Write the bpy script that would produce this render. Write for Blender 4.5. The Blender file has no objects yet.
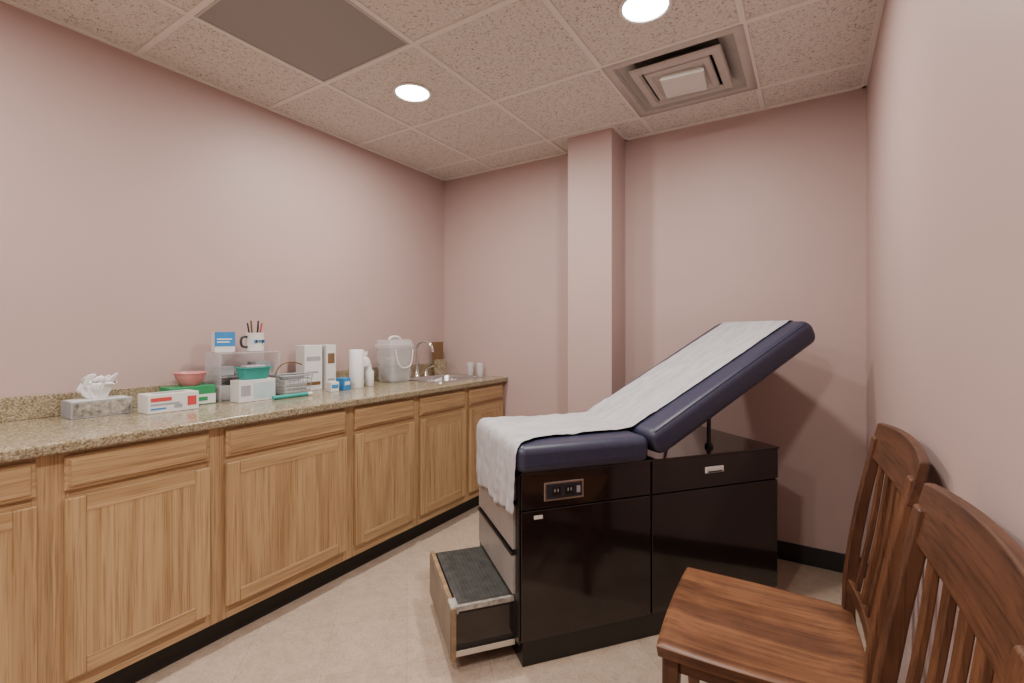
import bpy, bmesh, math, random
from mathutils import Vector, Matrix, noise
random.seed(4)
C = bpy.context.scene.collection
R = math.radians

# ------------------------------------------------------------ materials
def base_mat(name):
    m = bpy.data.materials.new(name); m.use_nodes = True
    nt = m.node_tree; b = nt.nodes['Principled BSDF']
    return m, nt, b, nt.nodes, nt.links
def tc(nt, scale=(1,1,1), rot=(0,0,0)):
    t = nt.nodes.new('ShaderNodeTexCoord'); mp = nt.nodes.new('ShaderNodeMapping')
    mp.inputs['Scale'].default_value = scale; mp.inputs['Rotation'].default_value = rot
    nt.links.new(t.outputs['Object'], mp.inputs['Vector']); return mp.outputs['Vector']
def noi(nt, vec, scale, detail=4, rough=.5, dist=0):
    n = nt.nodes.new('ShaderNodeTexNoise'); n.inputs['Scale'].default_value = scale
    n.inputs['Detail'].default_value = detail; n.inputs['Roughness'].default_value = rough
    n.inputs['Distortion'].default_value = dist
    nt.links.new(vec, n.inputs['Vector']); return n.outputs['Fac']
def ramp(nt, fac, stops):
    r = nt.nodes.new('ShaderNodeValToRGB'); e = r.color_ramp.elements
    while len(e) < len(stops): e.new(.5)
    for i, (p, c) in enumerate(stops):
        e[i].position = p; e[i].color = (c[0], c[1], c[2], 1)
    nt.links.new(fac, r.inputs['Fac']); return r.outputs['Color']
def mixc(nt, fac, a, b, mode='MIX'):
    m = nt.nodes.new('ShaderNodeMix'); m.data_type = 'RGBA'; m.blend_type = mode
    if isinstance(fac, (int, float)): m.inputs[0].default_value = fac
    else: nt.links.new(fac, m.inputs[0])
    for i, v in ((6, a), (7, b)):
        if isinstance(v, tuple): m.inputs[i].default_value = (v[0], v[1], v[2], 1)
        else: nt.links.new(v, m.inputs[i])
    return m.outputs[2]
def bump(nt, b, h, strength=.2, dist=.002):
    n = nt.nodes.new('ShaderNodeBump'); n.inputs['Strength'].default_value = strength
    n.inputs['Distance'].default_value = dist
    nt.links.new(h, n.inputs['Height']); nt.links.new(n.outputs['Normal'], b.inputs['Normal'])
def math_n(nt, op, a, bb=None):
    n = nt.nodes.new('ShaderNodeMath'); n.operation = op
    for i, v in ((0, a), (1, bb)):
        if v is None: continue
        if isinstance(v, (int, float)): n.inputs[i].default_value = v
        else: nt.links.new(v, n.inputs[i])
    return n.outputs[0]

def plain(name, col, rough=.5, metal=0, var=.08, nscale=14, bmp=0, trans=0, emis=0, coat=0):
    m, nt, b, N, L = base_mat(name)
    v = tc(nt); f = noi(nt, v, nscale, 4)
    lo = tuple(c*(1-var) for c in col); hi = tuple(min(1, c*(1+var)) for c in col)
    L.new(ramp(nt, f, [(.3, lo), (.7, hi)]), b.inputs['Base Color'])
    b.inputs['Roughness'].default_value = rough; b.inputs['Metallic'].default_value = metal
    b.inputs['Transmission Weight'].default_value = trans
    b.inputs['Coat Weight'].default_value = coat
    if bmp: bump(nt, b, noi(nt, v, nscale*12, 3), bmp, .001)
    if emis:
        b.inputs['Emission Color'].default_value = (1, .96, .88, 1); b.inputs['Emission Strength'].default_value = emis
    return m

def wood(name, dark, mid, light, axis='z', rough=.4, ring=7, contrast=.5, cross=7, pores=.7, wear=0, fine=70, along=.7, falong=2.2):
    m, nt, b, N, L = base_mat(name)
    i = 'xyz'.index(axis)
    s1 = [cross]*3; s1[i] = along
    s2 = [fine]*3; s2[i] = falong
    s3 = [230]*3; s3[i] = 5
    n1 = noi(nt, tc(nt, s1), 1, 1, .35, .0)
    rg = math_n(nt, 'SINE', math_n(nt, 'MULTIPLY', n1, ring*6.28))
    rg = math_n(nt, 'ADD', math_n(nt, 'MULTIPLY', rg, .5), .5)
    n2 = noi(nt, tc(nt, s2), 1, 3)
    n3 = noi(nt, tc(nt, s3), 1, 2)
    c = ramp(nt, n2, [(.3, mid), (.7, light)])
    c = mixc(nt, math_n(nt, 'MULTIPLY', math_n(nt, 'POWER', rg, 2.2), contrast), c, dark)
    pore = ramp(nt, n3, [(.36, (.52, .47, .40)), (.5, (1, 1, 1))])
    c = mixc(nt, pores, c, pore, 'MULTIPLY')
    if wear:
        wv = noi(nt, tc(nt), 7, 5, .6)
        c = mixc(nt, wear, c, ramp(nt, wv, [(.35, (.35, .28, .24)), (.6, (1, 1, 1))]), 'MULTIPLY')
    L.new(c, b.inputs['Base Color'])
    b.inputs['Roughness'].default_value = rough
    bump(nt, b, n3, .12, .001)
    return m

def wall_mat(name, col):
    m, nt, b, N, L = base_mat(name)
    v = tc(nt)
    f = noi(nt, v, 3, 5)
    L.new(ramp(nt, f, [(.3, tuple(c*.97 for c in col)), (.7, col)]), b.inputs['Base Color'])
    b.inputs['Roughness'].default_value = .5
    b.inputs['Specular IOR Level'].default_value = .35
    bump(nt, b, noi(nt, v, 260, 3), .12, .0015)
    return m

PINK = (.455, .330, .310)
M_wall = wall_mat('wall_paint_pink', PINK)
OD, OM, OL = (.25, .145, .062), (.42, .268, .130), (.53, .358, .190)
M_oakz = wood('oak_vertical', OD, OM, OL, 'z', .36, 9, .42, 5, .6, 0, 110, .35, 1.2)
M_oaky = wood('oak_horizontal', OD, OM, OL, 'y', .36, 7, .40, 8, .6, 0, 110, .35, 1.2)
M_chairx = wood('chair_wood_seat', (.065, .022, .010), (.165, .066, .029), (.255, .112, .050), 'x', .42, 5, .6, 8, .7, .55)
M_chairz = wood('chair_wood_post', (.040, .015, .008), (.105, .042, .019), (.160, .066, .030), 'z', .42, 3, .5, 8, .7, .45)
M_chairy = wood('chair_wood_rail', (.040, .015, .008), (.105, .042, .019), (.160, .066, .030), 'y', .42, 3, .5, 8, .7, .45)
M_black = plain('rubber_base_black', (.012, .012, .013), .45)
M_toe = plain('toe_kick_dark', (.014, .011, .010), .6)
M_white = plain('white_plastic', (.72, .71, .69), .4, var=.02)
M_paperbox = plain('white_cardboard', (.64, .63, .62), .6, var=.03)
M_grid = plain('ceiling_grid_white', (.74, .71, .66), .4, var=.02)
M_trimw = plain('lamp_trim_white', (.75, .74, .71), .4, var=.02)
M_lens = plain('lamp_lens', (1, .97, .9), .5, emis=22, var=0)
M_metal = plain('brushed_steel', (.62, .62, .62), .25, 1, var=.05, nscale=40)
M_chrome = plain('chrome', (.8, .8, .8), .08, 1, var=.01)
M_navy = plain('navy_vinyl', (.031, .033, .067), .42, var=.15, nscale=60, bmp=.25)
M_tbl = plain('espresso_laminate', (.0125, .0072, .0062), .13, var=.25, nscale=8, coat=.4)
M_tbl2 = plain('black_edge_trim', (.010, .008, .008), .3, var=.1)
M_gpanel = plain('grey_drawer_front', (.30, .275, .265), .35, var=.08)
M_stepf = plain('step_front_laminate', (.17, .135, .105), .4, var=.2)
M_rubber = plain('step_rubber', (.045, .045, .043), .6, var=.35, nscale=25, bmp=.8)
M_tape = plain('clear_tape', (.34, .32, .29), .35, var=.4, nscale=60)
M_beige = plain('worn_wood_edge', (.25, .17, .095), .5, var=.3, nscale=30)
M_darkin = plain('duct_dark', (.12, .11, .10), .7)
M_diff = plain('diffuser_metal', (.50, .47, .44), .45, var=.05)
M_diff2 = plain('diffuser_inner_metal', (.44, .42, .39), .5, var=.05)
M_teal = plain('teal_plastic', (.03, .30, .27), .35)
M_pinkp = plain('pink_plastic', (.52, .20, .20), .4)
M_blue = plain('blue_print', (.03, .20, .48), .5)
M_red = plain('red_print', (.50, .05, .05), .5)
M_green = plain('green_print', (.02, .24, .09), .5)
M_greyp = plain('grey_print', (.30, .31, .33), .5)
M_dk = plain('dark_pen', (.02, .02, .03), .4)
M_brown = plain('amber_plastic', (.16, .09, .04), .3)
M_tissue = plain('tissue_paper', (.78, .78, .79), .8, var=.02)

def clear_mat(name, col, alpha):
    m, nt, b, N, L = base_mat(name)
    f = noi(nt, tc(nt), 20, 2)
    L.new(ramp(nt, f, [(.3, tuple(c*.95 for c in col)), (.7, col)]), b.inputs['Base Color'])
    b.inputs['Roughness'].default_value = .1; b.inputs['Alpha'].default_value = alpha
    return m
M_clear = clear_mat('clear_acrylic', (.70, .70, .73), .28)
M_frost = clear_mat('frosted_plastic', (.74, .75, .76), .34)

m, nt, b, N, L = base_mat('exam_paper'); M_paper = m
v = tc(nt, (1, 3, 1)); f = noi(nt, v, 9, 6, .6, .6)
L.new(ramp(nt, f, [(.3, (.37, .37, .40)), (.6, (.49, .485, .51))]), b.inputs['Base Color'])
b.inputs['Roughness'].default_value = .75; bump(nt, b, f, .7, .012)

m, nt, b, N, L = base_mat('speckled_laminate'); M_gran = m
v = tc(nt)
a1 = noi(nt, v, 130, 4, .7); a2 = noi(nt, v, 34, 4, .6)
c1 = ramp(nt, a1, [(.30, (.06, .042, .022)), (.43, (.22, .175, .11)), (.55, (.37, .31, .21)), (.70, (.58, .52, .40))])
c2 = ramp(nt, a2, [(.35, (.58, .52, .42)), (.6, (1, 1, 1))])
L.new(mixc(nt, .6, c1, c2, 'MULTIPLY'), b.inputs['Base Color'])
b.inputs['Roughness'].default_value = .18

m, nt, b, N, L = base_mat('vinyl_floor_tile'); M_floor = m
v = tc(nt, (1, 1, 1), (0, 0, R(45)))
br = N.new('ShaderNodeTexBrick'); br.offset = 0; br.squash = 1
br.inputs['Scale'].default_value = 1; br.inputs['Brick Width'].default_value = .305; br.inputs['Row Height'].default_value = .305
br.inputs['Mortar Size'].default_value = .0014; br.inputs['Mortar Smooth'].default_value = .4
br.inputs['Color1'].default_value = (.51, .40, .315, 1); br.inputs['Color2'].default_value = (.48, .375, .292, 1)
br.inputs['Mortar'].default_value = (.36, .28, .215, 1)
L.new(v, br.inputs['Vector'])
f = noi(nt, v, 16, 8, .7, 1.0); g = noi(nt, v, 110, 4, .7)
c = mixc(nt, .6, br.outputs['Color'], ramp(nt, f, [(.32, (.68, .63, .59)), (.60, (1, 1, 1))]), 'MULTIPLY')
c = mixc(nt, .6, c, ramp(nt, g, [(.35, (.62, .57, .53)), (.5, (1, 1, 1))]), 'MULTIPLY')
L.new(c, b.inputs['Base Color'])
b.inputs['Roughness'].default_value = .34

m, nt, b, N, L = base_mat('acoustic_tile'); M_ceil = m
v = tc(nt)
f = noi(nt, v, 115, 3, .65); g = noi(nt, v, 50, 5, .7)
c = ramp(nt, f, [(.35, (.26, .23, .20)), (.44, (.69, .655, .605))])
c = mixc(nt, .5, c, ramp(nt, g, [(.35, (.74, .72, .69)), (.52, (1, 1, 1))]), 'MULTIPLY')
L.new(c, b.inputs['Base Color']); b.inputs['Roughness'].default_value = .9
bump(nt, b, f, .4, .003)

m, nt, b, N, L = base_mat('perforated_grille'); M_perf = m
v = tc(nt, (1, 1, 1), (0, 0, 0))
vo = N.new('ShaderNodeTexVoronoi'); vo.inputs['Scale'].default_value = 80; vo.inputs['Randomness'].default_value = 0
L.new(v, vo.inputs['Vector'])
L.new(ramp(nt, vo.outputs['Distance'], [(.30, (.035, .035, .033)), (.42, (.27, .262, .25))]), b.inputs['Base Color'])
b.inputs['Roughness'].default_value = .5

# ------------------------------------------------------------ mesh helpers
def empty(name, loc=(0, 0, 0), rz=0):
    o = bpy.data.objects.new(name, None); o.empty_display_size = .1
    o.location = loc; o.rotation_euler = (0, 0, rz); C.objects.link(o); return o
def finish(bm, name, mat, parent=None, bevel=0, seg=2, smooth=35):
    bmesh.ops.recalc_face_normals(bm, faces=bm.faces)
    me = bpy.data.meshes.new(name); bm.to_mesh(me); bm.free()
    me.shade_smooth()
    if not bevel: me.set_sharp_from_angle(angle=R(smooth))
    me.materials.append(mat)
    o = bpy.data.objects.new(name, me); C.objects.link(o)
    if parent: o.parent = parent
    if bevel:
        md = o.modifiers.new('bevel', 'BEVEL'); md.width = bevel; md.segments = seg
        md.limit_method = 'ANGLE'; md.angle_limit = R(30); md.harden_normals = True
    return o
def box(name, x0, x1, y0, y1, z0, z1, mat, parent=None, bevel=0, seg=2, mtx=None):
    bm = bmesh.new()
    bmesh.ops.create_cube(bm, size=1)
    for v in bm.verts:
        v.co = Vector(((x0+x1)/2+v.co.x*(x1-x0), (y0+y1)/2+v.co.y*(y1-y0), (z0+z1)/2+v.co.z*(z1-z0)))
        if mtx: v.co = mtx @ v.co
    return finish(bm, name, mat, parent, bevel, seg)
def loft(name, secs, mat, parent=None, bevel=0, seg=2, cap=True, smooth=35, solid=0):
    bm = bmesh.new(); rings = [[bm.verts.new(p) for p in s] for s in secs]
    n = len(rings[0])
    for a, c in zip(rings, rings[1:]):
        for i in range(n):
            bm.faces.new((a[i], a[(i+1) % n], c[(i+1) % n], c[i]))
    if cap:
        bm.faces.new(rings[0]); bm.faces.new(rings[-1])
    o = finish(bm, name, mat, parent, bevel, seg, smooth)
    if solid:
        md = o.modifiers.new('sol', 'SOLIDIFY'); md.thickness = solid
    return o
def lathe(name, prof, c, mat, parent=None, n=32, smooth=40):
    bm = bmesh.new(); rings = []
    for r, z in prof:
        rings.append([bm.verts.new((c[0]+max(r, 1e-4)*math.cos(2*math.pi*i/n), c[1]+max(r, 1e-4)*math.sin(2*math.pi*i/n), c[2]+z)) for i in range(n)])
    for a, d in zip(rings, rings[1:]):
        for i in range(n): bm.faces.new((a[i], a[(i+1) % n], d[(i+1) % n], d[i]))
    bm.faces.new(rings[0]); bm.faces.new(rings[-1])
    return finish(bm, name, mat, parent, smooth=smooth)
def tube(name, pts, r, mat, parent=None, cyclic=False, smooth=True):
    cu = bpy.data.curves.new(name, 'CURVE'); cu.dimensions = '3D'; cu.bevel_depth = r; cu.bevel_resolution = 3; cu.use_fill_caps = True
    sp = cu.splines.new('NURBS' if smooth else 'POLY'); sp.points.add(len(pts)-1)
    for p, q in zip(sp.points, pts): p.co = (*q, 1)
    if smooth: sp.order_u = 3; sp.use_endpoint_u = True
    sp.use_cyclic_u = cyclic
    cu.materials.append(mat)
    o = bpy.data.objects.new(name, cu); C.objects.link(o)
    if parent: o.parent = parent
    return o
def grid(name, fn, nu, nv, mat, parent=None, solid=0):
    bm = bmesh.new()
    V = [[bm.verts.new(fn(i/nu, j/nv)) for j in range(nv+1)] for i in range(nu+1)]
    for i in range(nu):
        for j in range(nv): bm.faces.new((V[i][j], V[i+1][j], V[i+1][j+1], V[i][j+1]))
    me = bpy.data.meshes.new(name); bm.to_mesh(me); bm.free(); me.shade_smooth(); me.materials.append(mat)
    o = bpy.data.objects.new(name, me); C.objects.link(o)
    if parent: o.parent = parent
    if solid:
        md = o.modifiers.new('sol', 'SOLIDIFY'); md.thickness = solid; md.offset = 1
    return o

# ------------------------------------------------------------ room shell
XL, XR, YB, YF, H = -2.575, .225, 3.0, -1.6, 2.5
box('floor', XL-.1, XR+.1, YF-.1, YB+.1, -.1, 0, M_floor)
box('wall_left', XL-.1, XL, YF-.1, YB+.1, 0, H+.15, M_wall)
box('wall_right', XR, XR+.1, YF-.1, YB+.1, 0, H+.15, M_wall)
box('wall_back', XL, XR, YB, YB+.1, 0, H+.15, M_wall)
box('wall_front', XL, XR, YF-.1, YF, 0, H+.15, M_wall)
box('wall_column', -1.332, -1.036, 2.755, YB, 0, H, M_wall, bevel=.004)
gx = [XL, -2.07, -1.46, -.85, -.24, XR]
gy = [YF, -.94, -.33, .28, .89, 1.50, 2.11, 2.72, YB]
bm = bmesh.new()
for i in range(5):
    for j in range(8):
        if (i, j) in ((3, 6),): continue
        vs = [bm.verts.new(p) for p in ((gx[i], gy[j], H), (gx[i+1], gy[j], H), (gx[i+1], gy[j+1], H), (gx[i], gy[j+1], H))]
        bm.faces.new(vs)
        vs2 = [bm.verts.new((v.co.x, v.co.y, H+.015)) for v in vs]; bm.faces.new(vs2)
        for k in range(4): bm.faces.new((vs[k], vs[(k+1) % 4], vs2[(k+1) % 4], vs2[k]))
finish(bm, 'ceiling', M_ceil)
box('ceiling_plenum', XL, XR, YF, YB, H+.13, H+.15, M_darkin)
tg = empty('trim_ceiling_grid')
for i, x in enumerate(gx[1:-1]):
    box('runner_%d' % i, x-.012, x+.012, YF, YB, H-.006, H+.004, M_grid, tg, .001)
for i, y in enumerate(gy[1:-1]):
    box('cross_tee_%d' % i, XL, XR, y-.012, y+.012, H-.0065, H+.004, M_grid, tg, .001)
box('angle_l', XL, XL+.02, YF, YB, H-.007, H, M_grid, tg)
box('angle_r', XR-.02, XR, YF, YB, H-.007, H, M_grid, tg)
box('angle_b', XL, XR, YB-.02, YB, H-.007, H, M_grid, tg)
box('angle_c1', -1.35, -1.018, 2.737, 2.755, H-.007, H, M_grid, tg)
box('angle_c2', -1.036, -1.018, 2.755, YB, H-.007, H, M_grid, tg)

for nm, a in (('baseboard_back', (-1.93, -1.334, YB-.008, YB)), ('baseboard_column', (-1.34, -1.028, 2.747, 2.755)),
              ('baseboard_back', (-1.028, XR, YB-.008, YB)), ('baseboard_right', (XR-.008, XR, YF, YB-.008))):
    box(nm, a[0], a[1], a[2], a[3], 0, .10, M_black, bevel=.002)
box('baseboard_column', -1.036, -1.028, 2.755, YB, 0, .10, M_black, bevel=.002)

rg = empty('return_air_grille', (-1.765, 1.195, H))
box('perforated_plate', -.29, .29, -.29, .29, -.006, -.001, M_perf, rg)
for k, a in enumerate(((-.293, -.285, -.293, .293), (.285, .293, -.293, .293), (-.285, .285, -.293, -.285), (-.285, .285, .285, .293))):
    box('frame_%d' % k, *a, -.009, .0, M_diff, rg)

# ceiling diffuser
df = empty('ceiling_air_diffuser', (-.545, 2.415, H))
def sq(h, z, rot=0, dx=0, dy=0):
    c, s = math.cos(rot), math.sin(rot)
    return [(dx+x*c-y*s, dy+x*s+y*c, z) for x, y in ((-h, -h), (h, -h), (h, h), (-h, h))]
loft('flange', [sq(.303, -.008), sq(.262, -.008), sq(.258, -.004)], M_diff, df, cap=False, solid=.003, smooth=20)
loft('outer_cone', [sq(.258, -.004), sq(.254, .012), sq(.190, .045), sq(.185, .055)], M_diff2, df, cap=False, solid=.003, smooth=20)
loft('duct_top', [sq(.19, .054), sq(.19, .056)], M_darkin, df, smooth=20)
loft('plaque_rim', [sq(.205, -.006), sq(.200, -.016), sq(.168, -.020), sq(.158, -.004), sq(.12, -.002)], M_diff, df, smooth=20)
loft('plaque_back', [sq(.205, -.006), sq(.12, .05)], M_diff2, df, smooth=20)
loft('inner_step', [sq(.150, -.002), sq(.146, -.016), sq(.122, -.020), sq(.11, -.012)], M_diff, df, smooth=20)
loft('damper_plate', [sq(.095, -.040, .09, .008, 0), sq(.099, -.034, .09, .008, 0), sq(.088, -.012, .09, .008, 0)], M_trimw, df, smooth=20)

def downlight(x, y, power):
    e = empty('recessed_ceiling_light', (x, y, H))
    lathe('trim_ring', [(.083, -.001), (.098, -.001), (.100, -.006), (.096, -.009), (.086, -.008), (.083, -.001)], (0, 0, 0), M_trimw, e, 48)
    lathe('lens', [(.084, -.0015), (.084, -.004), (.06, -.007), (0, -.009)], (0, 0, 0), M_lens, e, 48)
    ld = bpy.data.lights.new('lamp', 'AREA'); ld.shape = 'DISK'; ld.size = .15; ld.energy = power; ld.color = (1, .94, .86)
    lo = bpy.data.objects.new('lamp', ld); lo.location = (0, 0, -.016); C.objects.link(lo); lo.parent = e
P = 27
downlight(-1.765, 1.805, P)
downlight(-.545, 1.805, P*.9)
downlight(-1.765, -.025, P*.85)
downlight(-.545, -.025, P)
downlight(-1.15, -1.2, P*.8)

# ------------------------------------------------------------ base cabinets
cab = empty('base_cabinet')
Y0, Y1 = -.53, 2.995
box('toe_kick', -2.06, -2.04, Y0, Y1, 0, .11, M_toe, cab)
box('carcass', -2.56, -1.984, Y0, Y1, .105, .70, M_oakz, cab)
box('end_panel', -2.56, -1.984, Y0-.012, Y0, .0, .875, M_oakz, cab, .001)
doors = [(-.47, -.05), (.014, .434), (.497, .917), (.979, 1.552), (1.607, 2.030), (2.080, 2.511), (2.555, 2.962)]
FX = -1.983
ys = [Y0] + [v for d in doors for v in d] + [Y1]
for k in range(0, len(ys), 2):
    box('stile_%d' % k, FX-.018, FX, ys[k]-(.012 if k else 0), ys[k+1]+(.012 if k+2 < len(ys) else 0), .105, .876, M_oakz, cab, .0008)
for k, (a, c) in enumerate(doors):
    for j, (z0, z1) in enumerate(((.105, .175), (.715, .76), (.848, .876))):
        box('rail_%d_%d' % (k, j), FX-.018, FX-.0006, a+.012, c-.012, z0, z1, M_oaky, cab)
    z0, z1 = .752, .860
    def rr(x, i): return [(x, a+i, z0+i), (x, c-i, z0+i), (x, c-i, z1-i), (x, a+i, z1-i)]
    loft('drawer_front_%d' % k, [rr(FX, 0), rr(FX+.010, 0), rr(FX+.013, .005), rr(FX+.013, .010), rr(FX+.020, .015)], M_oaky, cab, smooth=20)
    z0, z1 = .160, .728; w = .052; F = FX+.021
    box('door_stile_a_%d' % k, FX, F, a, a+w, z0, z1, M_oakz, cab, .004)
    box('door_stile_b_%d' % k, FX, F, c-w, c, z0, z1, M_oakz, cab, .004)
    box('door_rail_a_%d' % k, FX, F, a+w, c-w, z0, z0+w, M_oaky, cab, .0015)
    box('door_rail_b_%d' % k, FX, F, a+w, c-w, z1-w, z1, M_oaky, cab, .0015)
    def r2(x, i): return [(x, a+w+i, z0+w+i), (x, c-w-i, z0+w+i), (x, c-w-i, z1-w-i), (x, a+w+i, z1-w-i)]
    loft('door_panel_%d' % k, [r2(F-.001, -.001), r2(F-.0045, .001), r2(F-.005, .006), r2(F-.017, .013), r2(F-.018, .0165), r2(F-.0105, .019), r2(F-.0105, .03)], M_oakz, cab, smooth=15)

# countertop
ct = empty('countertop')
ZT = .913
hx0, hx1, hy0, hy1 = -2.46, -2.09, 2.40, 2.88
X = [XL+.001, hx0, hx1, -1.945]; Yv = [Y0-.02, hy0, hy1, YB-.001]
bm = bmesh.new(); top = {}; bot = {}
for i, x in enumerate(X):
    for j, y in enumerate(Yv):
        top[i, j] = bm.verts.new((x, y, ZT)); bot[i, j] = bm.verts.new((x, y, ZT-.037))
for i in range(3):
    for j in range(3):
        if (i, j) == (1, 1): continue
        for D in (top, bot): bm.faces.new((D[i, j], D[i+1, j], D[i+1, j+1], D[i, j+1]))
def side(p, q): bm.faces.new((top[p], top[q], bot[q], bot[p]))
for i in range(3): side((i, 0), (i+1, 0)); side((i, 3), (i+1, 3)); side((0, i), (0, i+1)); side((3, i), (3, i+1))
side((1, 1), (2, 1)); side((1, 2), (2, 2)); side((1, 1), (1, 2)); side((2, 1), (2, 2))
finish(bm, 'slab', M_gran, ct, .009, 3)
box('backsplash', XL+.001, XL+.021, Y0-.02, YB-.001, ZT, ZT+.09, M_gran, ct, .003)

sk = empty('steel_sink')
def rrect(x0, x1, y0, y1, z, r, n=5):
    out = []
    for cx, cy, a0 in ((x1-r, y1-r, 0), (x0+r, y1-r, 90), (x0+r, y0+r, 180), (x1-r, y0+r, 270)):
        for k in range(n+1):
            a = R(a0+90*k/n); out.append((cx+r*math.cos(a), cy+r*math.sin(a), z))
    return out
loft('basin', [rrect(hx0-.012, hx1+.012, hy0-.012, hy1+.012, ZT+.001, .03), rrect(hx0-.010, hx1+.010, hy0-.010, hy1+.010, ZT+.006, .03),
     rrect(hx0+.012, hx1-.012, hy0+.012, hy1-.012, ZT+.005, .05), rrect(hx0+.018, hx1-.018, hy0+.018, hy1-.018, ZT-.01, .05),
     rrect(hx0+.03, hx1-.03, hy0+.03, hy1-.03, ZT-.15, .06), rrect(hx0+.16, hx1-.16, hy0+.2, hy1-.2, ZT-.16, .01)], M_metal, sk, cap=False, smooth=60)
fc = empty('sink_faucet', (-2.50, 2.60, ZT))
lathe('base', [(.028, 0), (.028, .008), (.018, .02), (.015, .06)], (0, 0, 0), M_chrome, fc, 24)
tube('spout', [(0, 0, .05), (0, 0, .20), (.01, 0, .25), (.08, 0, .275), (.15, 0, .25), (.16, 0, .19)], .010, M_chrome, fc)
for s in (-1, 1):
    lathe('valve_%d' % s, [(.022, 0), (.022, .008), (.014, .02), (.013, .05), (.004, .055)], (0, s*.10, 0), M_chrome, fc, 20)
    tube('lever_%d' % s, [(0, s*.10, .05), (.01, s*.135, .065), (.015, s*.17, .075)], .006, M_chrome, fc)

# ------------------------------------------------------------ exam table
T = empty('medical_exam_table', (-.918, 1.497, 0), R(51.3))
LB, WB = 1.25, .56
box('toe_base', .012, LB-.012, .006, WB-.02, 0, .095, M_tbl2, T, .002)
box('body', .0, LB, .014, WB-.0, .09, .722, M_tbl2, T, .003)
box('side_panel_upper_a', .004, .568, 0, .014, .586, .718, M_tbl, T, .003)
box('side_panel_lower_a', .004, .568, 0, .014, .094, .580, M_tbl, T, .003)
box('side_panel_upper_b', .576, LB-.004, -.002, .014, .586, .718, M_tbl, T, .003)
box('side_panel_lower_b', .576, LB-.004, 0, .014, .094, .580, M_tbl, T, .003)
box('top_deck', .0, LB+.004, -.003, WB+.003, .718, .728, M_tbl, T, .003)
loft('pull_rim', [[(x, -.003, z) for x, z in ((.835, .645), (.935, .645), (.935, .675), (.835, .675))],
      [(x, -.010, z) for x, z in ((.838, .648), (.932, .648), (.932, .672), (.838, .672))]], M_white, T, .003)
box('pull_slot', .848, .922, -.0115, -.009, .650, .656, M_dk, T)
box('outlet_plate', .095, .26, -.005, .001, .612, .682, M_metal, T, .002)
box('outlet_face', .102, .253, -.007, -.003, .619, .675, M_dk, T, .002)
for k, x in enumerate((.125, .18)):
    box('socket_%d' % k, x, x+.036, -.010, -.006, .63, .664, M_tbl2, T, .003)
    box('slot_a_%d' % k, x+.009, x+.013, -.0108, -.0098, .645, .656, M_greyp, T)
    box('slot_b_%d' % k, x+.022, x+.026, -.0108, -.0098, .645, .656, M_greyp, T)
box('socket_switch', .228, .243, -.012, -.006, .634, .66, M_greyp, T, .002)
box('label_sticker', .055, .09, -.0012, .0, .548, .562, M_white, T)
box('foot_frame', -.006, .0, .0, WB, .09, .72, M_tbl2, T, .002)
box('foot_drawer_upper', -.018, -.004, .035, WB-.03, .43, .60, M_gpanel, T, .003)
box('foot_drawer_mid', -.018, -.004, .035, WB-.03, .262, .415, M_gpanel, T, .003)
box('foot_drawer_top', -.018, -.004, .035, WB-.03, .615, .70, M_gpanel, T, .003)
for k, z in enumerate((.598, .413)):
    box('foot_drawer_edge_%d' % k, -.024, -.004, .033, WB-.03, z-.004, z+.006, M_tbl2, T, .002)
S0, S1, t0, t1, zs = -.235, -.002, .06, .52, .238
box('step_front', S0-.012, S0+.006, t0-.012, t1+.012, .05, zs+.004, M_beige, T, .002)
box('step_front_skin', S0-.016, S0-.011, t0-.008, t1+.008, .055, zs-.004, M_stepf, T, .001)
box('step_side_near', S0, S1, t0-.006, t0+.008, .105, zs-.02, M_tbl, T, .001)
box('step_side_far', S0, S1, t1-.008, t1+.006, .075, zs-.02, M_tbl, T, .001)
box('step_runner', S0, S1, t0-.010, t0+.004, .062, .085, M_metal, T, .001)
box('step_bottom', S0, S1, t0, t1, .075, .11, M_tbl2, T)
box('step_top', S0, S1, t0-.004, t1+.004, zs-.022, zs-.004, M_tbl2, T, .003)
box('step_tread', S0+.012, S1, t0+.012, t1-.01, zs-.004, zs+.004, M_rubber, T, .002)
for k in range(14):
    x = S0+.024+k*.0155
    box('tread_rib_%d' % k, x, x+.006, t0+.02, t1-.02, zs+.003, zs+.0055, M_rubber, T)
box('tape_strip', S0+.004, S1, t0-.0055, t0+.010, zs-.014, zs+.0052, M_tape, T, .002)
box('tape_strip_front', S0-.013, S0+.016, t0-.006, t0+.06, zs-.03, zs+.0056, M_tape, T, .002)

# cushions
PY0, PY1 = -.035, WB-.015
box('seat_cushion', -.020, .545, PY0, PY1, .728, .832, M_navy, T, .034, 6)
hz = (.540, .838); ang = R(28.5)
Mt = Matrix.Translation((hz[0], 0, hz[1])) @ Matrix.Rotation(-ang, 4, 'Y')
BL = .99; TH = -.115
def bsec(x, top, bot, w0=0):
    y0, y1 = PY0-w0, PY1+w0; r = min(.034, (top-bot)/2-.002); out = []
    for cy, cz, a0 in ((y1-r, top-r, 0), (y0+r, top-r, 90), (y0+r, bot+r, 180), (y1-r, bot+r, 270)):
        for k in range(7):
            a = R(a0+15*k); out.append(Mt @ Vector((x, cy+r*math.cos(a), cz+r*math.sin(a))))
    return out
secs = [bsec(.000, -.035, -.075, -.03), bsec(.004, -.015, -.095, -.012), bsec(.018, -.003, -.108, -.003), bsec(.04, 0, TH)]
for k in range(1, 9): secs.append(bsec(.04+(BL-.07)*k/8, 0, TH))
secs += [bsec(BL-.016, -.003, TH+.003, -.003), bsec(BL-.005, -.012, TH+.010, -.009), bsec(BL, -.028, TH+.024, -.022)]
loft('backrest_cushion', secs, M_navy, T, smooth=60)
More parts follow.
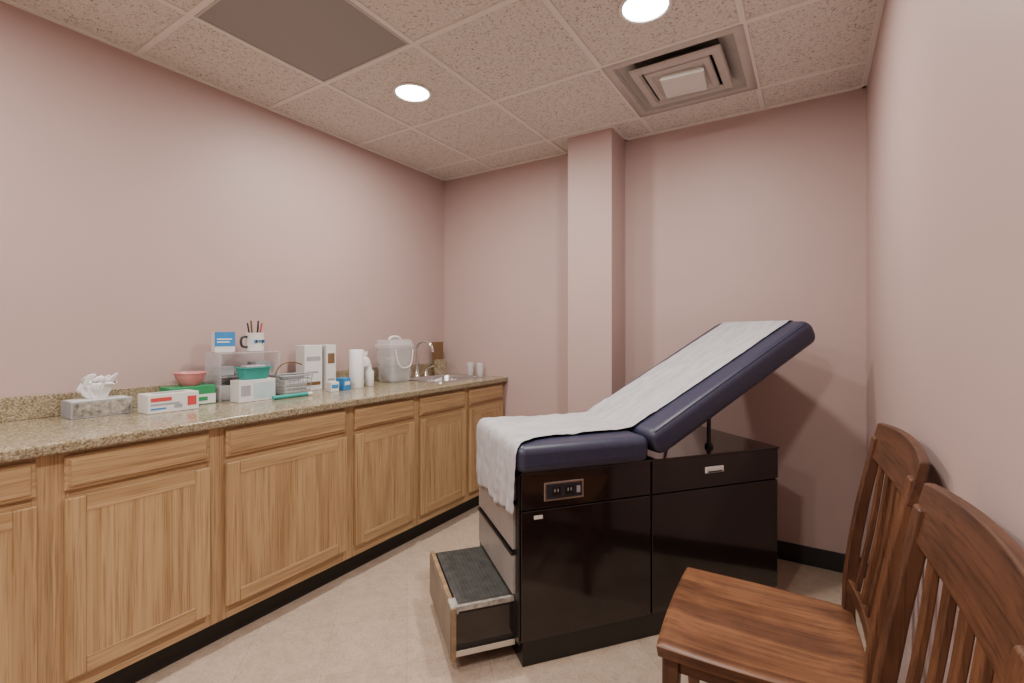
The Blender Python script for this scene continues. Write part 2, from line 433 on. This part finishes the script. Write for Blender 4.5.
for nm, y in (('piping_near', PY0+.012), ('piping_far', PY1-.012)):
    tube(nm, [tuple(Mt @ Vector((x, y, -.008))) for x in (.03, BL-.03)], .003, M_navy, T, smooth=False)
box('backrest_board', .03, BL-.07, .02, WB-.02, -.126, -.108, M_tbl2, T, .004, mtx=Mt)
pt = Mt @ Vector((.40, 0, -.118))
tube('support_rod', [(pt.x, .10, .72), (pt.x, .10, pt.z)], .009, M_dk, T, smooth=False)
lathe('rod_collar', [(.018, 0), (.018, .012), (.011, .02)], (pt.x, .10, .727), M_dk, T, 20)
tube('support_rod_far', [(pt.x+.05, .44, .72), (pt.x, .44, pt.z)], .009, M_dk, T, smooth=False)

# paper
prof = []
def add(s, z, lo, hi): prof.append((s, z, lo, hi))
add(-.022, .560, .00, .505); add(-.024, .62, -.01, .51); add(-.026, .70, -.02, .52); add(-.027, .76, -.028, .53)
add(-.025, .80, -.026, .53); add(-.016, .822, -.016, .525); add(.00, .835, -.004, .525); add(.03, .838, .012, .52)
add(.08, .837, .045, .52); add(.15, .836, .062, .515); add(.25, .836, .075, .512); add(.38, .836, .082, .508); add(.50, .836, .088, .503); add(.532, .840, .09, .503)
for x, lo, hi in ((.03, .09, .503), (.08, .088, .502), (.2, .083, .50), (.35, .078, .495), (.5, .073, .49), (.65, .068, .485), (.8, .065, .48), (BL-.022, .063, .478)):
    p = Mt @ Vector((x, 0, .004)); add(p.x, p.z, lo, hi)
for x, z in ((BL-.004, -.008), (BL+.004, -.03), (BL+.003, -.06)):
    p = Mt @ Vector((x, 0, z)); add(p.x, p.z, .063, .478)
NP = 170
acc = [0]
for a, c in zip(prof, prof[1:]): acc.append(acc[-1]+math.hypot(c[0]-a[0], c[1]-a[1]))
def pr(u):
    d = u*acc[-1]
    for k in range(len(prof)-1):
        if d <= acc[k+1] or k == len(prof)-2:
            f = min(1, max(0, (d-acc[k])/(acc[k+1]-acc[k])))
            return d, [prof[k][q]*(1-f)+prof[k+1][q]*f for q in range(4)]
def pf(u, v):
    d, (s, z, lo, hi) = pr(u)
    t = lo+(hi-lo)*v
    n = noise.noise(Vector((d*9, t*5, 1.3)))*.5+.5
    n2 = noise.noise(Vector((d*22+t*14, t*20, 4)))*.5+.5
    n3 = 1-abs(noise.noise(Vector((d*16-t*9, t*13+d*5, 9))))*2.2
    amp = .010 if d < .95 else .004
    k = max(0, 1-d/.28)
    off = amp*n*n2+.001+(.004 if d < .95 else .0015)*max(0, n3)
    w = .010*math.sin(t*38+d*9)*k*k
    zz = z
    if d < .2:
        zz = z - (1-d/.2)*.035*noise.noise(Vector((t*7, 2, 0)))+(1-d/.2)*.03*(.5-v)
    return (s-off*k-abs(w)-.001*k, t+.012*noise.noise(Vector((d*6, v*2, 7)))*(1 if d < .9 else .3), zz+off*(1-k))
grid('exam_paper_sheet', pf, NP, 60, M_paper, T, .0008)

# ------------------------------------------------------------ chairs
def chair(x, y, rz):
    c = empty('wooden_side_chair', (x, y, 0), rz)
    N_ = 26
    def xy(u, v):
        a, b_ = u*2-1, v*2-1
        k = .03
        xx = a*(1-k*b_*b_*a*a*1.2); yy = b_*(1-k*a*a*b_*b_*1.2)
        hw = .240-.020*(a+1)/2
        return -.017+xx*.232, yy*hw, a, b_
    bm = bmesh.new()
    def tz(a, b_):
        e = max(0, 1-a*a)*max(0, 1-b_*b_)
        d = -.011*min(1, e*1.6)*(1-.25*math.exp(-(b_*3)**2)*(1 if a < 0 else .3))
        edge = max(abs(a), abs(b_))
        if edge > .93: d -= .006*((edge-.93)/.07)**2
        return .462+d
    TP = [[None]*(N_+1) for _ in range(N_+1)]; BT = [[None]*(N_+1) for _ in range(N_+1)]
    def sp(i): return .5-.5*math.cos(math.pi*i/N_)
    for i in range(N_+1):
        for j in range(N_+1):
            px, py, a, b_ = xy(sp(i), sp(j))
            TP[i][j] = bm.verts.new((px, py, tz(a, b_))); BT[i][j] = bm.verts.new((px*.985, py*.985, .430))
    for i in range(N_):
        for j in range(N_):
            for D in (TP, BT): bm.faces.new((D[i][j], D[i+1][j], D[i+1][j+1], D[i][j+1]))
    for i in range(N_):
        for p, q in (((i, 0), (i+1, 0)), ((i, N_), (i+1, N_)), ((0, i), (0, i+1)), ((N_, i), (N_, i+1))):
            bm.faces.new((TP[p[0]][p[1]], TP[q[0]][q[1]], BT[q[0]][q[1]], BT[p[0]][p[1]]))
    finish(bm, 'seat', M_chairx, c, smooth=50)
    def rect(cx, cy, z, a, b_): return [(cx-a, cy-b_, z), (cx+a, cy-b_, z), (cx+a, cy+b_, z), (cx-a, cy+b_, z)]
    for s in (-1, 1):
        loft('front_leg_%d' % s, [rect(-.215, s*.195, 0, .014, .014), rect(-.213, s*.193, .25, .019, .019), rect(-.21, s*.19, .434, .021, .021)], M_chairz, c, .004)
        zs_ = [(0, .262), (.1, .245), (.22, .226), (.34, .210), (.45, .202), (.55, .205), (.66, .218), (.77, .236), (.88, .258), (.955, .272)]
        loft('back_post_%d' % s, [rect(xx, s*(.202+.012*max(0, (zz-.45)/.5)), zz, .017-.004*zz, .021-.003*zz) for zz, xx in zs_], M_chairz, c, .005, smooth=60)
        box('side_apron_%d' % s, -.195, .195, s*.19-.010, s*.19+.010, .385, .431, M_chairx, c, .002)
        box('side_stretcher_%d' % s, -.205, .225, s*.195-.009, s*.195+.009, .17, .20, M_chairx, c, .003)
    box('front_apron', -.22, -.20, -.175, .175, .385, .431, M_chairy, c, .002)
    box('rear_apron', .19, .21, -.19, .19, .385, .431, M_chairy, c, .002)
    box('cross_stretcher', .0, .02, -.19, .19, .172, .198, M_chairy, c, .003)
    def rake(z):
        pts = [(.45, .202), (.55, .205), (.66, .218), (.77, .236), (.88, .258), (1.02, .288)]
        for (z0, x0), (z1, x1) in zip(pts, pts[1:]):
            if z <= z1: return x0+(x1-x0)*(z-z0)/(z1-z0)
        return .288
    def rail(nm, yw, z0f, z1f, th, bow, mat):
        secs = []
        for k in range(17):
            y = -yw+2*yw*k/16; q = y/yw; bx = bow*(1-q*q)
            z0, z1 = z0f(q), z1f(q)
            x0, x1 = rake(z0)+bx, rake(z1)+bx
            secs.append([(x0-th, y, z0), (x0+th, y, z0), (x1+th*.8, y, z1), (x1-th*.8, y, z1)])
        loft(nm, secs, mat, c, .004, 2, smooth=50)
    rail('crest_rail', .234, lambda q: .900-.012*(1-q*q), lambda q: .992+.010*(1-q*q), .011, .016, M_chairy)
    rail('lower_rail', .19, lambda q: .515, lambda q: .55, .009, .014, M_chairy)
    for k in range(5):
        y0 = -.132+.066*k
        secs = []
        for j in range(11):
            z = .54+(.90-.54)*j/10
            q = y0/.21
            bow = .0145*(1-q*q)
            w = .0115+.004*(j/10)
            xx = rake(z)+bow+.010*math.sin(math.pi*j/10)
            yy = y0*(1+.10*j/10)
            secs.append([(xx-.006, yy-w, z), (xx+.006, yy-w, z), (xx+.006, yy+w, z), (xx-.006, yy+w, z)])
        loft('back_slat_%d' % k, secs, M_chairz, c, .003, smooth=50)
    return c
chair(-.108, 1.450, R(3))
chair(-.106, .825, R(2))

# ------------------------------------------------------------ counter items
Z = ZT+.0005
def item_box(name, cx, cy, sx, sy, sz, mat, z=Z, rz=0, bevel=.002):
    e = empty(name, (cx, cy, z), rz)
    box('carton', -sx/2, sx/2, -sy/2, sy/2, 0, sz, mat, e, bevel)
    return e
def decal(e, sx, y0, y1, z0, z1, mat, nm='print'):
    box(nm, sx-.0006, sx+.0008, y0, y1, z0, z1, mat, e)

e = item_box('tissue_box', -2.455, .72, .115, .195, .066, M_greyp)
decal(e, .0575, -.092, .092, .006, .060, plain('tissue_box_pattern', (.24, .22, .19), .6, var=.7, nscale=60))
box('top_panel', -.05, .05, -.09, .09, .0655, .0668, M_paperbox, e)
def tf(u, v):
    a = u*2*math.pi; h = v
    r = .030+.040*h*(1+.5*math.sin(3*a+1))*(1-.35*h)+.012*math.sin(7*a+h*5)*h
    n = noise.noise(Vector((math.cos(a)*1.6, math.sin(a)*1.6, h*3)))
    return (r*.7*math.cos(a)+.02*n*h, r*1.0*math.sin(a)+.03*n*h, .064+.080*h**.8*(1+.5*n)-.03*h*h*(.5+.5*math.sin(2*a)))
grid('tissue', tf, 60, 14, M_tissue, e, .0006)
def tf2(u, v):
    a = u*2*math.pi; n = noise.noise(Vector((math.cos(a)*2+5, math.sin(a)*2, v*2)))
    r = .004+.030*v
    return (r*math.cos(a)+.02*n*v, r*1.5*math.sin(a)+.01+.02*n*v, .068+.085*v*(1+.35*n))
grid('tissue_tip', tf2, 40, 10, M_tissue, e, .0006)

e = item_box('glove_box', -2.335, .925, .10, .19, .078, M_paperbox)
decal(e, .05, -.085, -.01, .048, .064, M_red); decal(e, .05, -.085, .02, .032, .040, M_greyp); decal(e, .05, -.085, -.03, .015, .022, M_blue)
decal(e, .05, .05, .085, .02, .06, M_red); decal(e, .05, .0, .03, .015, .03, M_greyp)
box('slot', -.02, .02, -.06, .06, .0775, .0788, M_greyp, e)
e = item_box('glove_box', -2.445, 1.045, .105, .19, .088, M_green)
box('white_band', -.0530, .0531, -.0955, .0955, .004, .048, M_paperbox, e)
decal(e, .0535, -.02, .06, .018, .036, M_green); decal(e, .0535, -.085, -.04, .014, .040, M_red)
e = empty('pink_bowl', (-2.445, 1.055, Z+.0885))
lathe('bowl', [(.035, 0), (.038, .004), (.056, .03), (.064, .056), (.068, .058), (.066, .062), (.060, .056), (.052, .03), (.030, .008), (0, .007)], (0, 0, 0), M_pinkp, e, 36)

e = empty('acrylic_organizer', (-2.46, 1.335, Z))
box('shelf_top', -.07, .07, -.17, .12, .230, .236, M_clear, e, .001)
box('shelf_mid', -.07, .07, -.17, .12, .115, .121, M_clear, e, .001)
box('side_a', -.07, .07, -.176, -.17, 0, .236, M_clear, e, .001)
box('side_b', -.07, .07, .12, .126, 0, .236, M_clear, e, .001)
box('back', -.076, -.07, -.176, .126, 0, .236, M_clear, e, .001)
for k, (y, w, m_, h) in enumerate(((-.12, .06, M_greyp, .045), (-.03, .07, M_paperbox, .03), (.06, .08, M_greyp, .06))):
    box('supply_pack_%d' % k, -.055, .03, y-w/2, y+w/2, .1215, .1215+h, m_, e, .003)
    box('supply_low_%d' % k, -.055, .02, y-w/2, y+w/2, .0, .07, M_greyp if k % 2 else M_paperbox, e, .003)
zt = Z+.2365
e = item_box('medicine_carton', -2.455, 1.205, .05, .09, .10, M_paperbox, zt, R(-8))
decal(e, .025, -.045, .045, .03, .10, M_blue); decal(e, .0255, -.035, .03, .062, .068, M_white); decal(e, .0255, -.035, .02, .048, .054, M_white)
e = empty('pen_mug', (-2.435, 1.35, zt))
lathe('mug', [(.036, 0), (.042, .004), (.043, .09), (.044, .095), (.040, .096), (.039, .088), (.038, .010), (0, .010)], (0, 0, 0), M_white, e, 40)
tube('handle', [(.005, -.042, .075), (.01, -.068, .08), (.012, -.078, .05), (.01, -.068, .022), (.005, -.042, .024)], .006, M_dk, e)
for k in range(7):
    y = -.024+.008*k
    box('logo_%d' % k, .0385+.0012*(3-abs(k-3)), .0432, y, y+.006, .045, .060, M_dk if k % 2 else M_blue, e)
pm = [M_dk, M_red, M_dk, M_blue, M_dk, M_brown]
for k in range(6):
    a = k*1.05
    tube('pen_%d' % k, [(.012*math.cos(a), .012*math.sin(a), .012), (.033*math.cos(a), .033*math.sin(a), .135+.012*(k % 3))], .0042, pm[k], e, smooth=False)

e = item_box('supply_carton', -2.33, 1.285, .08, .18, .105, M_paperbox)
decal(e, .04, -.02, .085, .012, .09, plain('pale_blue_print', (.42, .54, .58), .6)); decal(e, .04, -.08, -.035, .03, .08, M_greyp)
e = empty('teal_basket', (-2.33, 1.285, Z+.1055))
def rb(s, z, o=0): return rrect(-.045*s-o, .045*s+o, -.07*s-o, .07*s+o, z, .015)
loft('basket', [rb(.8, 0), rb(1, .055), rb(1, .055, .004), rb(1, .06, .004), rb(.97, .06), rb(.78, .005)], M_teal, e, smooth=50)
box('contents', -.03, .03, -.05, .05, .004, .068, M_greyp, e, .006)
e = empty('wire_basket', (-2.35, 1.50, Z))
for k in range(6):
    z = .003+.021*k; s = .82+.18*k/5
    tube('ring_%d' % k, [(p[0], p[1], z) for p in rrect(-.065*s, .065*s, -.09*s, .09*s, 0, .02, 3)], .0024 if k < 5 else .0045, M_greyp, e, True, False)
for k in range(7):
    y = -.081+.027*k
    for s in (-1, 1): tube('bar_%d_%d' % (k, s), [(s*.053, y*.82, .003), (s*.065, y, .108)], .0022, M_greyp, e, smooth=False)
    tube('floor_bar_%d' % k, [(-.053, y*.82, .003), (.053, y*.82, .003)], .002, M_greyp, e, smooth=False)
tube('handle', [(-.0, -.09, .108), (0, -.08, .16), (0, 0, .185), (0, .06, .16)], .004, M_brown, e)
box('packs', -.045, .045, -.065, .065, .006, .085, M_paperbox, e, .01)
box('pack_grey', -.03, .05, -.055, .03, .085, .105, M_greyp, e, .006)
e = empty('teal_marker_tube', (-2.255, 1.44, Z+.0105), 0)
tube('tube_body', [(0, -.10, 0), (0, .09, 0)], .0105, M_teal, e, smooth=False)
tube('tube_cap', [(0, .09, 0), (0, .115, 0)], .009, M_white, e, smooth=False)

e = item_box('cotton_carton', -2.475, 1.69, .085, .115, .26, M_paperbox)
decal(e, .0425, -.045, .045, .17, .195, M_greyp); decal(e, .0425, -.045, .03, .10, .11, M_greyp); decal(e, .0425, -.045, .045, .03, .05, M_brown)
e = item_box('cotton_carton', -2.465, 1.80, .08, .07, .26, M_paperbox, rz=R(4))
decal(e, .04, -.025, .025, .15, .21, M_brown); decal(e, .04, -.025, .025, .05, .06, M_greyp)
e = item_box('swab_box', -2.31, 1.80, .06, .055, .07, M_blue, rz=R(8)); decal(e, .03, -.02, .02, .03, .05, M_white)
e = item_box('swab_box', -2.30, 1.72, .05, .05, .055, M_paperbox, rz=R(-8)); decal(e, .025, -.02, .02, .02, .04, M_blue)
e = empty('paper_towel_roll', (-2.33, 1.91, Z))
lathe('roll', [(.012, .003), (.040, 0), (.042, .004), (.042, .226), (.040, .23), (.018, .23), (.018, .20), (0, .20)], (0, 0, 0), M_tissue, e, 36)
e = empty('lotion_bottle', (-2.42, 2.045, Z))
lathe('bottle', [(.036, 0), (.04, .006), (.04, .14), (.03, .168), (.018, .175), (.018, .19), (.02, .19), (.02, .212), (0, .212)], (0, 0, 0), M_white, e, 32)
lathe('label', [(.0405, .04), (.0407, .04), (.0407, .12), (.0405, .12)], (0, 0, 0), M_greyp, e, 32)
e = empty('soap_bottle', (-2.33, 2.01, Z))
lathe('bottle', [(.024, 0), (.026, .004), (.026, .09), (.012, .11), (.012, .13), (0, .13)], (0, 0, 0), M_paperbox, e, 24)

e = empty('plastic_storage_jug', (-2.40, 2.285, Z))
def jb(s, z): return rrect(-.085*s, .085*s, -.105*s, .105*s, z, .03*s)
loft('tub', [jb(.80, 0), jb(.84, .01), jb(1, .22), jb(1.05, .225), jb(1.05, .235), jb(.97, .235), jb(.80, .012)], M_frost, e, smooth=50)
loft('lid', [jb(1.07, .236), jb(1.08, .25), jb(.98, .256), jb(.94, .282), jb(.7, .288)], M_frost, e, smooth=50)
tube('handle', [(.09, -.08, .22), (.10, -.07, .12), (.10, 0, .09), (.10, .07, .12), (.09, .08, .22)], .004, M_white, e)
tube('top_grip', [(0, -.05, .286), (0, -.04, .305), (0, .04, .305), (0, .05, .286)], .008, M_white, e)
box('contents', -.055, .055, -.07, .07, .014, .10, M_greyp, e, .02)
box('contents_white', -.04, .05, -.06, .03, .10, .17, M_paperbox, e, .02)
e = empty('towel_holder', (-2.50, 2.86, Z))
box('backboard', -.03, -.015, -.06, .06, 0, .26, M_brown, e, .004)
box('pocket', -.015, .03, -.05, .05, .0, .12, M_gran, e, .004)
for yy, xx in ((2.935, -2.16), (2.945, -2.26)):
    e = empty('drinking_glass', (xx, yy, Z))
    lathe('glass', [(.022, 0), (.03, .10), (.028, .10), (.020, .006), (0, .006)], (0, 0, 0), M_clear, e, 28)

# ------------------------------------------------------------ camera + world
cd = bpy.data.cameras.new('camera'); cam = bpy.data.objects.new('camera', cd); C.objects.link(cam)
cd.sensor_width = 36; cd.lens = 36*474/1024; cd.shift_y = -9.5/1024; cd.clip_start = .02
cam.location = (0, 0, 1.25); cam.rotation_euler = (R(90), 0, R(32.5))
bpy.context.scene.camera = cam
w = bpy.data.worlds.new('world'); w.use_nodes = True; bpy.context.scene.world = w
w.node_tree.nodes['Background'].inputs[0].default_value = (.8, .8, .8, 1)
w.node_tree.nodes['Background'].inputs[1].default_value = .3
